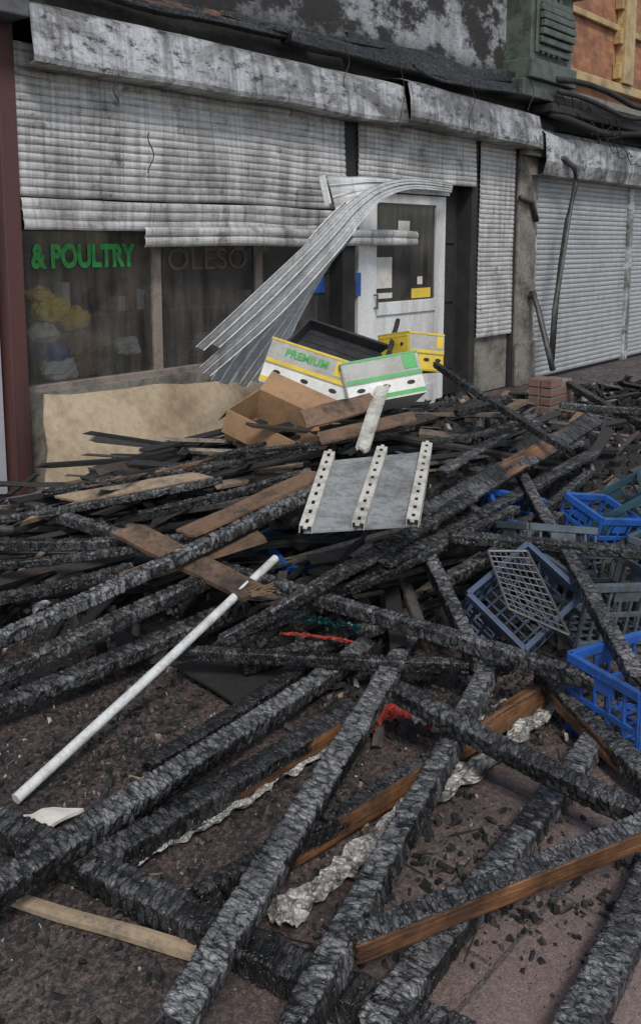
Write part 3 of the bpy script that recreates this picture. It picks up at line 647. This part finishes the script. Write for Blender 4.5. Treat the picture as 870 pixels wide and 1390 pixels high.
# ---------------------------------------------------------------- crates
def crate(mat,sz,m,name='plastic_crate'):
    e=empty(name,mat); w_,d_,h_=sz; mb=MB(); b=.012
    def wall(ax,sg):
        L=w_ if ax==0 else d_; o_=(d_ if ax==0 else w_)/2*sg
        def sp(a0,a1,z0,z1,th=b):
            if ax==0: mb.span((a0,o_-th/2,z0),(a1,o_+th/2,z1))
            else: mb.span((o_-th/2,a0,z0),(o_+th/2,a1,z1))
        sp(-L/2,L/2,h_-.03,h_,b*1.8); sp(-L/2,L/2,0,.022,b*1.4); sp(-L/2+b,L/2-b,h_*.5-.01,h_*.5+.01,b*.9)
        n=max(3,int(L/.055))
        for i in range(n+1):
            x=-L/2+L*i/n; k=.012 if 0<i<n else .02
            sp(max(-L/2,x-k/2),min(L/2,x+k/2),.022,h_-.03,b*.8)
        sp(-L*.16,L*.16,h_-.075,h_-.03,b*.7)
    for ax in (0,1):
        for sg in (-1,1): wall(ax,sg)
    n=int(w_/.045)
    for i in range(1,n): mb.span((-w_/2+w_*i/n-.005,-d_/2,.002),(-w_/2+w_*i/n+.005,d_/2,.012))
    n=int(d_/.045)
    for i in range(1,n): mb.span((-w_/2,-d_/2+d_*i/n-.005,.0135),(w_/2,-d_/2+d_*i/n+.005,.022))
    mb.obj('lattice',m,e,bevel=.002); return e
crate(place(P(868,1000,.0),28,0,0),(.36,.3,.27),BLUE)
crate(place(P(800,738,.2),30,14,10),(.26,.24,.2),BLUE)
crate(place(P(858,728,.2),-20,10,-35),(.36,.28,.22),TEAL)
crate(place(P(800,850,.05),24,6,8),(.4,.3,.26),GREYP)
crate(place(P(690,845,.1),38,35,-20),(.36,.28,.24),DBLUE)
crate(place(P(735,775,.2),20,-15,10),(.34,.28,.2),GREYP)
crate(place(P(385,790,.0),40,25,14),(.32,.24,.2),BLUE)
crate(place(P(690,735,.18),10,20,14),(.3,.24,.2),BLUE)
crate(place(P(900,800,.0),50,10,4),(.4,.3,.25),GREYP)
mb=MB(); a,b,c,d=P(662,748,.42),P(715,748,.42),P(772,862,.2),P(690,826,.26)
for i in range(8): mb.tube([a.lerp(b,i/7),d.lerp(c,i/7)],.003 if 0<i<7 else .006,6)
for i in range(12): mb.tube([a.lerp(d,i/11),b.lerp(c,i/11)],.003 if 0<i<11 else .006,6)
mb.obj('wire_basket',WIRE)
c0=P(745,582,0)
e=empty('burnt_brick_pier',Matrix.Translation(c0)@WM.to_3x3().to_4x4()); mb=MB()
for k in range(6):
    for i in range(2):
        for j in range(2):
            if k==5 and i==1: continue
            mb.box((-.11+.225*i+U(-.004,.004),-.06+.112*j,.045+k*.076),(.21,.1,.066),None,0)
mb.obj('bricks',DBRICK,e,bevel=.006)
mb=MB(); mb.span((-.2,-.1,.0),(.2,.1,.43)); mb.obj('mortar',STONE,e)
# ---------------------------------------------------------------- foil, cloth, film
def ribbon(name,pts,wd,mat,nu=110,nv=12,amp=.02,lift=.015):
    pts=[Vector(p) for p in pts]; sd=U(0,50); mb=MB()
    def fn(a,b):
        p=cat(pts,a); d0=(cat(pts,min(1,a+.01))-cat(pts,max(0,a-.01))); n=Vector((-d0.y,d0.x,0)).normalized()
        ww=wd*(.7+.6*noise.noise(Vector((a*6,sd,0)))); k=Vector((a*16,b*4,sd))
        p=p+n*(b-.5)*ww+Vector((0,0,lift+amp*(1+noise.noise(k)*1.2+.8*noise.noise(k*2.7))))+n*amp*noise.noise(k*1.7+Vector((9,9,9)))
        return tuple(p)
    mb.grid(fn,nu,nv); return mb.obj(name,mat,smooth=False)
ribbon('crumpled_foil_sheet',[P(365,1262,0),P(450,1210,0),P(560,1110,0),P(680,1030,0),P(752,960,0)],.11,FOIL)
ribbon('crumpled_foil_sheet',[P(165,1180,0),P(290,1120,0),P(400,1050,0),P(500,1000,0)],.08,FOIL,amp=.012)
ribbon('crumpled_foil_sheet',[P(560,985,.06),P(630,1000,.05),P(690,965,.05)],.05,FOIL,nu=40)
ribbon('red_cloth',[P(500,990,.03),P(545,975,.05),P(590,990,.03)],.12,REDC,nu=30,amp=.015)
ribbon('red_cloth',[P(380,868,.1),P(430,872,.1),P(480,880,.08)],.03,REDC,nu=20,amp=.01)
ribbon('teal_plastic_bag',[P(400,845,.12),P(440,852,.12),P(490,862,.1)],.06,TEALB,nu=30,amp=.012)
# ---------------------------------------------------------------- light
w=bpy.data.worlds.new('World'); sc.world=w; w.use_nodes=True; nt=w.node_tree
sky=nt.nodes.new('ShaderNodeTexSky'); sky.sky_type='NISHITA'; sky.sun_disc=False
el,az=math.radians(48),math.radians(170)
sky.sun_elevation=el; sky.sun_rotation=az
bg=nt.nodes['Background']; bg.inputs[1].default_value=.15
hs=nt.nodes.new('ShaderNodeHueSaturation'); hs.inputs['Saturation'].default_value=.65
nt.links.new(sky.outputs[0],hs.inputs['Color']); nt.links.new(hs.outputs[0],bg.inputs[0])
sun=bpy.data.lights.new('sun','SUN'); so=bpy.data.objects.new('sun',sun); COL.objects.link(so)
sun.energy=2.4; sun.angle=math.radians(14); sun.color=(1,.97,.92)
dv=Vector((math.sin(az)*math.cos(el),math.cos(az)*math.cos(el),math.sin(el)))
so.rotation_euler=dv.to_track_quat('Z','Y').to_euler()
sc.view_settings.view_transform='Standard'; sc.view_settings.look='None'; sc.view_settings.exposure=0
